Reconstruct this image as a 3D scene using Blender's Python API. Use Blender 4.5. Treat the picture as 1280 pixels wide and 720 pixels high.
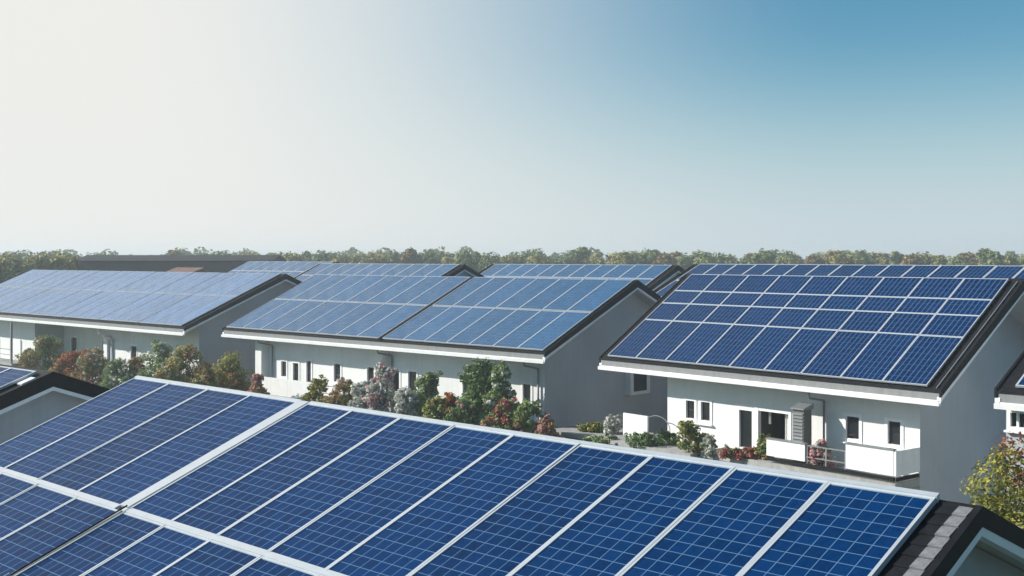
import bpy, bmesh, math, random
from mathutils import Vector, Matrix
from math import sin, cos, pi, radians, atan2, sqrt
random.seed(7)
S = bpy.context.scene
for o in list(bpy.data.objects): bpy.data.objects.remove(o)
COL = S.collection

# ------------------------------------------------------------------ camera
H = 10.0
cam = bpy.data.cameras.new('camera'); co = bpy.data.objects.new('camera', cam); COL.objects.link(co)
co.location = (0, 0, H); co.rotation_euler = (radians(90), 0, 0)
cam.lens = 36 * 1447 / 1280; cam.sensor_width = 36; cam.shift_y = -38 / 1280
cam.clip_start = 0.1; cam.clip_end = 6000
S.camera = co

# ------------------------------------------------------------------ world / sun
SUN_AZ = radians(-84)      # from +Y, clockwise positive: far to the left of the view
SUN_EL = radians(30)
W = bpy.data.worlds.new('World'); S.world = W; W.use_nodes = True
nt = W.node_tree; nt.nodes.clear()
def N(nt, t, **k):
    n = nt.nodes.new(t)
    for a, b in k.items(): setattr(n, a, b)
    return n
out = N(nt, 'ShaderNodeOutputWorld'); bg = N(nt, 'ShaderNodeBackground'); bg.inputs[1].default_value = 1.0
sky = N(nt, 'ShaderNodeTexSky', sky_type='NISHITA'); sky.sun_disc = False
sky.sun_elevation = SUN_EL; sky.sun_rotation = SUN_AZ; sky.altitude = 50; sky.air_density = 1.0; sky.dust_density = 1.2; sky.ozone_density = 1.6
sc = N(nt, 'ShaderNodeMix', data_type='RGBA', blend_type='MULTIPLY'); sc.inputs[0].default_value = 1
sc.inputs[7].default_value = (0.040, 0.078, 0.086, 1)
nt.links.new(sky.outputs[0], sc.inputs[6])
tc = N(nt, 'ShaderNodeTexCoord'); 
dp = N(nt, 'ShaderNodeVectorMath', operation='DOT_PRODUCT'); dp.inputs[1].default_value = (-0.90, 0.43, 0.0)
nt.links.new(tc.outputs['Generated'], dp.inputs[0])
mr = N(nt, 'ShaderNodeMapRange', interpolation_type='SMOOTHSTEP'); mr.inputs[1].default_value = 0.14; mr.inputs[2].default_value = 0.70
nt.links.new(dp.outputs['Value'], mr.inputs[0])
sx = N(nt, 'ShaderNodeSeparateXYZ'); nt.links.new(tc.outputs['Generated'], sx.inputs[0])
mh = N(nt, 'ShaderNodeMapRange', interpolation_type='SMOOTHERSTEP'); mh.inputs[1].default_value = -0.03; mh.inputs[2].default_value = 0.22
mh.inputs[3].default_value = 0.95; mh.inputs[4].default_value = 0.0
nt.links.new(sx.outputs[2], mh.inputs[0])
d2 = N(nt, 'ShaderNodeVectorMath', operation='DOT_PRODUCT'); d2.inputs[1].default_value = (-0.35, 0.94, 0.0); nt.links.new(tc.outputs['Generated'], d2.inputs[0])
m2 = N(nt, 'ShaderNodeMapRange', interpolation_type='SMOOTHSTEP'); m2.inputs[1].default_value = -0.6; m2.inputs[2].default_value = 0.6; m2.inputs[3].default_value = 0.05; m2.inputs[4].default_value = 1.0
nt.links.new(d2.outputs['Value'], m2.inputs[0])
mhm = N(nt, 'ShaderNodeMath', operation='MULTIPLY'); nt.links.new(mh.outputs[0], mhm.inputs[0]); nt.links.new(m2.outputs[0], mhm.inputs[1])
# veil = 1-(1-a)(1-b)
ia = N(nt, 'ShaderNodeMath', operation='SUBTRACT'); ia.inputs[0].default_value = 1; mz = N(nt, 'ShaderNodeMapRange', interpolation_type='SMOOTHSTEP'); mz.inputs[1].default_value = 0.5; mz.inputs[2].default_value = 0.95; mz.inputs[3].default_value = 1; mz.inputs[4].default_value = 0
nt.links.new(sx.outputs[2], mz.inputs[0])
mrz = N(nt, 'ShaderNodeMath', operation='MULTIPLY'); nt.links.new(mr.outputs[0], mrz.inputs[0]); nt.links.new(mz.outputs[0], mrz.inputs[1])
my = N(nt, 'ShaderNodeMapRange', interpolation_type='SMOOTHSTEP'); my.inputs[1].default_value = -0.35; my.inputs[2].default_value = 0.45; my.inputs[3].default_value = 0.12; my.inputs[4].default_value = 1
nt.links.new(sx.outputs[1], my.inputs[0])
mry = N(nt, 'ShaderNodeMath', operation='MULTIPLY'); nt.links.new(mrz.outputs[0], mry.inputs[0]); nt.links.new(my.outputs[0], mry.inputs[1])
nt.links.new(mry.outputs[0], ia.inputs[1])
ib = N(nt, 'ShaderNodeMath', operation='SUBTRACT'); ib.inputs[0].default_value = 1; nt.links.new(mhm.outputs[0], ib.inputs[1])
ic = N(nt, 'ShaderNodeMath', operation='MULTIPLY'); nt.links.new(ia.outputs[0], ic.inputs[0]); nt.links.new(ib.outputs[0], ic.inputs[1])
id_ = N(nt, 'ShaderNodeMath', operation='SUBTRACT'); id_.inputs[0].default_value = 1; nt.links.new(ic.outputs[0], id_.inputs[1])
veil = N(nt, 'ShaderNodeMix', data_type='RGBA'); nt.links.new(id_.outputs[0], veil.inputs[0])
nt.links.new(sc.outputs[2], veil.inputs[6])
vc = N(nt, 'ShaderNodeMix', data_type='RGBA'); nt.links.new(mr.outputs[0], vc.inputs[0])
vc.inputs[6].default_value = (0.47, 0.545, 0.59, 1); vc.inputs[7].default_value = (0.65, 0.65, 0.625, 1)
nt.links.new(vc.outputs[2], veil.inputs[7])
nt.links.new(veil.outputs[2], bg.inputs[0]); nt.links.new(bg.outputs[0], out.inputs[0])

sl = bpy.data.lights.new('sun', 'SUN'); sl.energy = 5.0; sl.angle = radians(0.5); sl.color = (1, 0.94, 0.85)
so = bpy.data.objects.new('sun', sl); COL.objects.link(so)
sd = Vector((sin(SUN_AZ) * cos(SUN_EL), cos(SUN_AZ) * cos(SUN_EL), sin(SUN_EL)))
so.rotation_euler = sd.to_track_quat('Z', 'Y').to_euler(); so.location = (-30, -10, 40)

vs = S.view_settings; vs.view_transform = 'Standard'; vs.look = 'None'; vs.exposure = 0.4; vs.gamma = 1; vs.use_curve_mapping = False
S.cycles.volume_bounces = 1; S.cycles.max_bounces = 8

# ------------------------------------------------------------------ materials
def newmat(name):
    m = bpy.data.materials.new(name); m.use_nodes = True
    b = m.node_tree.nodes['Principled BSDF']
    return m, m.node_tree, b
def noisy(name, c, rough=0.7, var=0.12, scale=1.5, spec=0.3, metal=0, bump=0.0, bscale=30, streak=0.0):
    m, t, b = newmat(name)
    tx = N(t, 'ShaderNodeTexCoord'); nz = N(t, 'ShaderNodeTexNoise'); nz.inputs['Scale'].default_value = scale; nz.inputs['Detail'].default_value = 6
    t.links.new(tx.outputs['Object'], nz.inputs['Vector'])
    r = N(t, 'ShaderNodeMapRange'); r.inputs[1].default_value = 0.3; r.inputs[2].default_value = 0.7
    r.inputs[3].default_value = 1 - var; r.inputs[4].default_value = 1 + var * 0.6
    t.links.new(nz.outputs['Fac'], r.inputs[0])
    last = r.outputs[0]
    if streak:
        mp = N(t, 'ShaderNodeMapping'); mp.inputs['Scale'].default_value = (6, 6, 0.35); t.links.new(tx.outputs['Object'], mp.inputs[0])
        n2 = N(t, 'ShaderNodeTexNoise'); n2.inputs['Scale'].default_value = 1.0; n2.inputs['Detail'].default_value = 5; t.links.new(mp.outputs[0], n2.inputs[0])
        r2 = N(t, 'ShaderNodeMapRange'); r2.inputs[1].default_value = 0.45; r2.inputs[2].default_value = 0.75; r2.inputs[3].default_value = 1; r2.inputs[4].default_value = 1 - streak
        t.links.new(n2.outputs['Fac'], r2.inputs[0])
        mm = N(t, 'ShaderNodeMath', operation='MULTIPLY'); t.links.new(last, mm.inputs[0]); t.links.new(r2.outputs[0], mm.inputs[1]); last = mm.outputs[0]
    mx = N(t, 'ShaderNodeMix', data_type='RGBA', blend_type='MULTIPLY'); mx.inputs[0].default_value = 1; mx.inputs[6].default_value = (*c, 1)
    t.links.new(last, mx.inputs[7]); t.links.new(mx.outputs[2], b.inputs['Base Color'])
    b.inputs['Roughness'].default_value = rough; b.inputs['Metallic'].default_value = metal; b.inputs['Specular IOR Level'].default_value = spec
    if bump:
        n3 = N(t, 'ShaderNodeTexNoise'); n3.inputs['Scale'].default_value = bscale; t.links.new(tx.outputs['Object'], n3.inputs['Vector'])
        bp = N(t, 'ShaderNodeBump'); bp.inputs['Strength'].default_value = bump; bp.inputs['Distance'].default_value = 0.02
        t.links.new(n3.outputs['Fac'], bp.inputs['Height']); t.links.new(bp.outputs[0], b.inputs['Normal'])
    return m
M = {}
M['render'] = noisy('white_render', (0.74, 0.75, 0.75), 0.85, 0.10, 0.5, bump=0.25, bscale=25, streak=0.06)
M['grey_render'] = noisy('grey_render', (0.40, 0.43, 0.47), 0.85, 0.08, 0.5, bump=0.25, bscale=25, streak=0.1)
M['shaded_gable_render'] = noisy('shaded_gable_render', (0.46, 0.49, 0.52), 0.85, 0.14, 0.35, bump=0.25, bscale=25, streak=0.05)  # white render darkened for the gable ends, their shade put into the colour
M['trim'] = noisy('white_trim', (0.80, 0.81, 0.82), 0.45, 0.05, 3, spec=0.5, streak=0.08)
M['fascia'] = noisy('grey_fascia', (0.24, 0.25, 0.255), 0.5, 0.08, 3, spec=0.4, streak=0.15)
M['soffit'] = noisy('grey_soffit', (0.50, 0.52, 0.54), 0.7, 0.06, 2)
M['dark'] = noisy('charcoal_metal', (0.011, 0.012, 0.014), 0.6, 0.3, 4, spec=0.15)
M['slate'] = noisy('dark_slate', (0.013, 0.014, 0.017), 0.7, 0.4, 6, spec=0.15, bump=0.5, bscale=12)
M['greytile'] = noisy('grey_tile', (0.20, 0.20, 0.215), 0.7, 0.25, 14, spec=0.3, bump=0.3, bscale=40)
M['frame'] = noisy('panel_frame', (0.50, 0.54, 0.58), 0.38, 0.06, 5, spec=0.5, metal=0.25)
M['concrete'] = noisy('concrete', (0.36, 0.36, 0.35), 0.9, 0.2, 3, bump=0.3, streak=0.2)
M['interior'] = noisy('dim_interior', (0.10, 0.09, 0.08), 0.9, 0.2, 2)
M['curtain'] = noisy('pale_curtain', (0.72, 0.72, 0.70), 0.9, 0.05, 6)
M['steel'] = noisy('grey_steel', (0.30, 0.32, 0.34), 0.4, 0.08, 5, spec=0.5, metal=0.5)
M['cabinet'] = noisy('cabinet_grey', (0.13, 0.13, 0.125), 0.5, 0.1, 3)
M['bark'] = noisy('bark', (0.09, 0.065, 0.045), 0.9, 0.3, 8, bump=0.6)
M['shed'] = noisy('shed_cladding', (0.07, 0.075, 0.08), 0.7, 0.2, 0.3)
M['redroof'] = noisy('red_clay_roof', (0.17, 0.10, 0.08), 0.8, 0.3, 2)
m, t, b = newmat('window_glass'); b.inputs['Base Color'].default_value = (0.018, 0.022, 0.026, 1); b.inputs['Roughness'].default_value = 0.04; b.inputs['Specular IOR Level'].default_value = 0.6
M['glass'] = m
def cellmat(name, base, line, lw, lh, bus, busw, coat=0.5, rough=0.2, spec=0.1):
    """solar cells: UV runs one unit per cell"""
    m, t, b = newmat(name)
    uv = N(t, 'ShaderNodeUVMap'); s = N(t, 'ShaderNodeSeparateXYZ'); t.links.new(uv.outputs[0], s.inputs[0])
    def edge(sock, w, mul=1.0, off=0.0):
        a = N(t, 'ShaderNodeMath', operation='MULTIPLY_ADD'); t.links.new(sock, a.inputs[0]); a.inputs[1].default_value = mul; a.inputs[2].default_value = off
        f = N(t, 'ShaderNodeMath', operation='FRACT'); t.links.new(a.outputs[0], f.inputs[0])
        d = N(t, 'ShaderNodeMath', operation='SUBTRACT'); t.links.new(f.outputs[0], d.inputs[0]); d.inputs[1].default_value = 0.5
        e = N(t, 'ShaderNodeMath', operation='ABSOLUTE'); t.links.new(d.outputs[0], e.inputs[0])
        g = N(t, 'ShaderNodeMath', operation='GREATER_THAN'); t.links.new(e.outputs[0], g.inputs[0]); g.inputs[1].default_value = 0.5 - w / 2
        return g.outputs[0]
    ex = edge(s.outputs[0], lw); ey = edge(s.outputs[1], lh)
    mx = N(t, 'ShaderNodeMath', operation='MAXIMUM'); t.links.new(ex, mx.inputs[0]); t.links.new(ey, mx.inputs[1])
    eb = edge(s.outputs[0], busw, 2.0, 0.5)
    # polycrystalline grain and a slightly different blue for each cell
    fl = N(t, 'ShaderNodeVectorMath', operation='FLOOR'); t.links.new(uv.outputs[0], fl.inputs[0])
    oi = N(t, 'ShaderNodeObjectInfo')
    ad = N(t, 'ShaderNodeVectorMath', operation='ADD'); t.links.new(fl.outputs[0], ad.inputs[0])
    cb = N(t, 'ShaderNodeCombineXYZ'); sc_ = N(t, 'ShaderNodeMath', operation='MULTIPLY'); sc_.inputs[1].default_value = 91; t.links.new(oi.outputs['Random'], sc_.inputs[0]); t.links.new(sc_.outputs[0], cb.inputs[2])
    t.links.new(cb.outputs[0], ad.inputs[1])
    wn = N(t, 'ShaderNodeTexWhiteNoise'); t.links.new(ad.outputs[0], wn.inputs['Vector'])
    nz = N(t, 'ShaderNodeTexNoise'); nz.inputs['Scale'].default_value = 2.2; nz.inputs['Detail'].default_value = 4; t.links.new(uv.outputs[0], nz.inputs['Vector'])
    v1 = N(t, 'ShaderNodeMath', operation='MULTIPLY_ADD'); t.links.new(wn.outputs['Value'], v1.inputs[0]); v1.inputs[1].default_value = 0.35; v1.inputs[2].default_value = 0.55
    v2 = N(t, 'ShaderNodeMath', operation='MULTIPLY_ADD'); t.links.new(nz.outputs['Fac'], v2.inputs[0]); v2.inputs[1].default_value = 0.7; t.links.new(v1.outputs[0], v2.inputs[2])
    v3 = N(t, 'ShaderNodeMath', operation='MULTIPLY_ADD'); t.links.new(oi.outputs['Random'], v3.inputs[0]); v3.inputs[1].default_value = 0.3; t.links.new(v2.outputs[0], v3.inputs[2])
    c0 = N(t, 'ShaderNodeMix', data_type='RGBA', blend_type='MULTIPLY'); c0.inputs[0].default_value = 1; c0.inputs[6].default_value = (*base, 1); t.links.new(v3.outputs[0], c0.inputs[7])
    c1 = N(t, 'ShaderNodeMix', data_type='RGBA'); t.links.new(eb, c1.inputs[0]); t.links.new(c0.outputs[2], c1.inputs[6]); c1.inputs[7].default_value = (*bus, 1)
    c2 = N(t, 'ShaderNodeMix', data_type='RGBA'); t.links.new(mx.outputs[0], c2.inputs[0]); t.links.new(c1.outputs[2], c2.inputs[6]); c2.inputs[7].default_value = (*line, 1)
    t.links.new(c2.outputs[2], b.inputs['Base Color'])
    # dust film on the glass
    tx = N(t, 'ShaderNodeTexCoord'); n2 = N(t, 'ShaderNodeTexNoise'); n2.inputs['Scale'].default_value = 1.3; n2.inputs['Detail'].default_value = 7; t.links.new(tx.outputs['Object'], n2.inputs['Vector'])
    rr = N(t, 'ShaderNodeMapRange'); rr.inputs[1].default_value = 0.3; rr.inputs[2].default_value = 0.75; rr.inputs[3].default_value = rough * 0.6; rr.inputs[4].default_value = rough * 1.8
    t.links.new(n2.outputs['Fac'], rr.inputs[0]); t.links.new(rr.outputs[0], b.inputs['Roughness'])
    b.inputs['Specular IOR Level'].default_value = spec
    b.inputs['Coat Weight'].default_value = coat; b.inputs['Coat Roughness'].default_value = 0.08
    return m
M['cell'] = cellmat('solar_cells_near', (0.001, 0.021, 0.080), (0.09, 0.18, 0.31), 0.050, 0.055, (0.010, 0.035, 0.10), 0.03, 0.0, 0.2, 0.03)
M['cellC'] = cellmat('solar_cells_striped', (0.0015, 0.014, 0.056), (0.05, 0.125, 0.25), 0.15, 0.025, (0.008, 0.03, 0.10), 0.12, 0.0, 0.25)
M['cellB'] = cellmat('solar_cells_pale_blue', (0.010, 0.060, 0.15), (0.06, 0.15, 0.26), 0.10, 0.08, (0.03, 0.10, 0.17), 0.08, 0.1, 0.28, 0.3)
M['cellA'] = cellmat('solar_cells_glare_paled', (0.04, 0.11, 0.24), (0.11, 0.2, 0.34), 0.10, 0.08, (0.07, 0.15, 0.28), 0.08, 0.25, 0.3, 0.5)  # cell blue paled, sky reflection and glare painted into the base colour

def leafmat(name, cols, trans=0.25):
    m, t, b = newmat(name)
    if name.startswith('leaf'): cols = [tuple(min(.6, (2.5 if 'far' in name else 2.6) * q) for q in c) for c in cols]
    g = N(t, 'ShaderNodeNewGeometry'); r = N(t, 'ShaderNodeValToRGB'); r.color_ramp.interpolation = 'LINEAR'
    els = r.color_ramp.elements
    while len(els) < len(cols): els.new(0.5)
    for i, c in enumerate(cols): els[i].position = i / (len(cols) - 1); els[i].color = (*c, 1)
    t.links.new(g.outputs['Random Per Island'], r.inputs[0]); t.links.new(r.outputs[0], b.inputs['Base Color'])
    b.inputs['Roughness'].default_value = 0.6; b.inputs['Specular IOR Level'].default_value = 0.3
    tr = N(t, 'ShaderNodeBsdfTranslucent'); t.links.new(r.outputs[0], tr.inputs[0])
    mx = N(t, 'ShaderNodeMixShader'); mx.inputs[0].default_value = trans
    t.links.new(b.outputs[0], mx.inputs[1]); t.links.new(tr.outputs[0], mx.inputs[2])
    t.links.new(mx.outputs[0], t.nodes['Material Output'].inputs[0])
    return m
LG = {'green': leafmat('leaf_green', [(0.035, 0.06, 0.02), (0.075, 0.11, 0.035), (0.12, 0.15, 0.06)]),
      'olive': leafmat('leaf_olive', [(0.06, 0.065, 0.02), (0.12, 0.12, 0.035), (0.19, 0.17, 0.05)]),
      'yellow': leafmat('leaf_yellow_green', [(0.05, 0.06, 0.012), (0.10, 0.10, 0.018), (0.19, 0.16, 0.03)]),
      'rust': leafmat('leaf_rust', [(0.10, 0.03, 0.015), (0.17, 0.055, 0.02), (0.22, 0.09, 0.03)]),
      'brown': leafmat('leaf_brown', [(0.08, 0.05, 0.025), (0.16, 0.10, 0.04), (0.20, 0.14, 0.06)]),
      'dark': leafmat('leaf_dark_green', [(0.025, 0.045, 0.02), (0.05, 0.08, 0.03), (0.08, 0.11, 0.045)]),
      'silver': leafmat('leaf_silver', [(0.13, 0.15, 0.11), (0.24, 0.26, 0.21), (0.32, 0.33, 0.29)]),
      'far1': leafmat('leaf_far_green', [(0.04, 0.055, 0.02), (0.075, 0.095, 0.03), (0.11, 0.12, 0.045)], 0.2),
      'far2': leafmat('leaf_far_olive', [(0.07, 0.07, 0.02), (0.12, 0.115, 0.035), (0.17, 0.15, 0.05)], 0.2),
      'far3': leafmat('leaf_far_brown', [(0.06, 0.045, 0.02), (0.11, 0.08, 0.03), (0.14, 0.11, 0.045)], 0.2)}
FL = {'white': leafmat('petal_white', [(0.62, 0.60, 0.54), (0.8, 0.79, 0.74)]),
      'red': leafmat('petal_red', [(0.40, 0.10, 0.09), (0.52, 0.22, 0.18)]),
      'pink': leafmat('petal_pink', [(0.55, 0.22, 0.25), (0.66, 0.40, 0.40)])}
GM, gt, gb = newmat('grass_ground')
tx = N(gt, 'ShaderNodeTexCoord'); nz = N(gt, 'ShaderNodeTexNoise'); nz.inputs['Scale'].default_value = 0.15; nz.inputs['Detail'].default_value = 8
gt.links.new(tx.outputs['Object'], nz.inputs['Vector'])
cr = N(gt, 'ShaderNodeValToRGB'); cr.color_ramp.elements[0].position = 0.35; cr.color_ramp.elements[0].color = (0.035, 0.05, 0.018, 1)
cr.color_ramp.elements[1].position = 0.65; cr.color_ramp.elements[1].color = (0.09, 0.095, 0.04, 1)
gt.links.new(nz.outputs['Fac'], cr.inputs[0]); gt.links.new(cr.outputs[0], gb.inputs['Base Color']); gb.inputs['Roughness'].default_value = 0.95

# ------------------------------------------------------------------ helpers
def obj(name, bm, mat=None, parent=None, loc=None, smooth=False):
    me = bpy.data.meshes.new(name); bm.to_mesh(me); bm.free()
    if mat: me.materials.append(mat)
    if smooth:
        for p in me.polygons: p.use_smooth = True
    o = bpy.data.objects.new(name, me); COL.objects.link(o)
    if parent: o.parent = parent
    if loc: o.location = loc
    return o
def inst(name, me, parent=None, mb=None):
    o = bpy.data.objects.new(name, me); COL.objects.link(o)
    if parent: o.parent = parent
    if mb is not None: o.matrix_basis = mb
    return o
def tag(o, label=None, cat=None, group=None, kind=None):
    for k, v in (('label', label), ('category', cat), ('group', group), ('kind', kind)):
        if v: o[k] = v
    return o
def empty(name, loc=(0, 0, 0), rz=0):
    o = bpy.data.objects.new(name, None); COL.objects.link(o); o.location = loc; o.rotation_euler = (0, 0, rz); o.empty_display_size = 0.3
    return o
def box(bm, x0, x1, y0, y1, z0, z1, mt=None):
    vs = [bm.verts.new(p) for p in ((x0, y0, z0), (x1, y0, z0), (x1, y1, z0), (x0, y1, z0), (x0, y0, z1), (x1, y0, z1), (x1, y1, z1), (x0, y1, z1))]
    if mt is not None:
        for v in vs: v.co = mt @ v.co
    for f in ((3, 2, 1, 0), (4, 5, 6, 7), (0, 1, 5, 4), (1, 2, 6, 5), (2, 3, 7, 6), (3, 0, 4, 7)): bm.faces.new([vs[i] for i in f])
def prism(bm, prof, x0, x1):
    """profile in (y,z), extruded along x"""
    a = [bm.verts.new((x0, y, z)) for y, z in prof]; b = [bm.verts.new((x1, y, z)) for y, z in prof]
    n = len(prof)
    bm.faces.new(a[::-1]); bm.faces.new(b)
    for i in range(n): bm.faces.new((a[i], a[(i + 1) % n], b[(i + 1) % n], b[i]))
def bmbox(*a, **k):
    bm = bmesh.new(); box(bm, *a, **k); return bm
def tube(bm, p, q, r0, r1=None, n=7):
    r1 = r0 if r1 is None else r1
    p, q = Vector(p), Vector(q); d = (q - p).normalized(); a = d.orthogonal().normalized(); b = d.cross(a)
    A = [bm.verts.new(p + (a * cos(2 * pi * i / n) + b * sin(2 * pi * i / n)) * r0) for i in range(n)]
    B = [bm.verts.new(q + (a * cos(2 * pi * i / n) + b * sin(2 * pi * i / n)) * r1) for i in range(n)]
    for i in range(n): bm.faces.new((A[i], A[(i + 1) % n], B[(i + 1) % n], B[i]))
    bm.faces.new(A[::-1]); bm.faces.new(B)

# ------------------------------------------------------------------ solar panels
_pm = {}
def panel_meshes(w, h, nx, ny, fw, mat):
    k = (round(w, 3), round(h, 3), nx, ny, fw, mat)
    if k in _pm: return _pm[k]
    bm = bmesh.new(); uvl = bm.loops.layers.uv.new('UVMap')
    box(bm, 0, w, 0, h, 0.0, 0.035)
    iw, ih = w - 2 * fw, h - 2 * fw
    for f in bm.faces:
        for l in f.loops: l[uvl].uv = ((l.vert.co.x - fw) / iw * nx, (l.vert.co.y - fw) / ih * ny)
    me = bpy.data.meshes.new('solar_panel'); bm.to_mesh(me); bm.free(); me.materials.append(M[mat])
    bm = bmesh.new(); e = 0.006
    box(bm, -e, fw, -e, h + e, -0.012, 0.046); box(bm, w - fw, w + e, -e, h + e, -0.012, 0.046)
    box(bm, fw, w - fw, -e, fw, -0.010, 0.044); box(bm, fw, w - fw, h - fw, h + e, -0.010, 0.044)
    mf = bpy.data.meshes.new('frame'); bm.to_mesh(mf); bm.free(); mf.materials.append(M['frame'])
    _pm[k] = (me, mf); return _pm[k]
def add_panel(root, RM, x, y, w, h, nx, ny, fw, mat, lift=0.06):
    me, mf = panel_meshes(w, h, nx, ny, fw, mat)
    jit = Matrix.Rotation(radians(random.uniform(-.15, .15)), 4, 'X') @ Matrix.Rotation(radians(random.uniform(-.15, .15)), 4, 'Y')
    p = inst('solar_panel', me, root, RM @ Matrix.Translation((x, y, lift + random.uniform(0, .004))) @ jit)
    inst('frame', mf, p)
    return p

# ------------------------------------------------------------------ walls with real openings
def wall_holes(bm, x0, x1, z0, z1, y, holes, depth=0.16):
    xs = sorted({x0, x1, *[h[0] for h in holes], *[h[1] for h in holes]}); zs = sorted({z0, z1, *[h[2] for h in holes], *[h[3] for h in holes]})
    for i in range(len(xs) - 1):
        for j in range(len(zs) - 1):
            cx, cz = (xs[i] + xs[i + 1]) / 2, (zs[j] + zs[j + 1]) / 2
            if any(h[0] < cx < h[1] and h[2] < cz < h[3] for h in holes): continue
            bm.faces.new([bm.verts.new(p) for p in ((xs[i], y, zs[j]), (xs[i + 1], y, zs[j]), (xs[i + 1], y, zs[j + 1]), (xs[i], y, zs[j + 1]))])
    for a, b, c, d in holes:
        Y = y + depth
        for q in (((a, y, c), (a, Y, c), (a, Y, d), (a, y, d)), ((b, y, c), (b, y, d), (b, Y, d), (b, Y, c)), ((a, y, d), (a, Y, d), (b, Y, d), (b, y, d)), ((a, y, c), (b, y, c), (b, Y, c), (a, Y, c))):
            bm.faces.new([bm.verts.new(p) for p in q])
def window(root, x0, x1, z0, z1, y, n=1, name='window', fr=0.07, sill=True, label=None, mat='trim'):
    """frame set round and into an opening in the wall plane y (outside is -y)"""
    bm = bmesh.new()
    a, b = y - 0.03, y + 0.12
    box(bm, x0 - .05, x0 + fr, a, b, z0 - .05, z1 + .05); box(bm, x1 - fr, x1 + .05, a, b, z0 - .05, z1 + .05)
    box(bm, x0 + fr, x1 - fr, a, b, z1 - fr, z1 + .05); box(bm, x0 + fr, x1 - fr, a, b, z0 - .05, z0 + fr)
    for i in range(1, n):
        c = x0 + (x1 - x0) * i / n; box(bm, c - .03, c + .03, a + .02, b - .01, z0 + fr, z1 - fr)
    w = obj(name, bm, M[mat], root)
    if label: w['label'] = label
    obj('pane', bmbox(x0 + fr, x1 - fr, y + .07, y + .09, z0 + fr, z1 - fr), M['glass'], w)
    if sill: obj('sill', bmbox(x0 - .09, x1 + .09, y - .13, y - .032, z0 - .11, z0 - .055), M['trim'], w)
    return w

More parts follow.
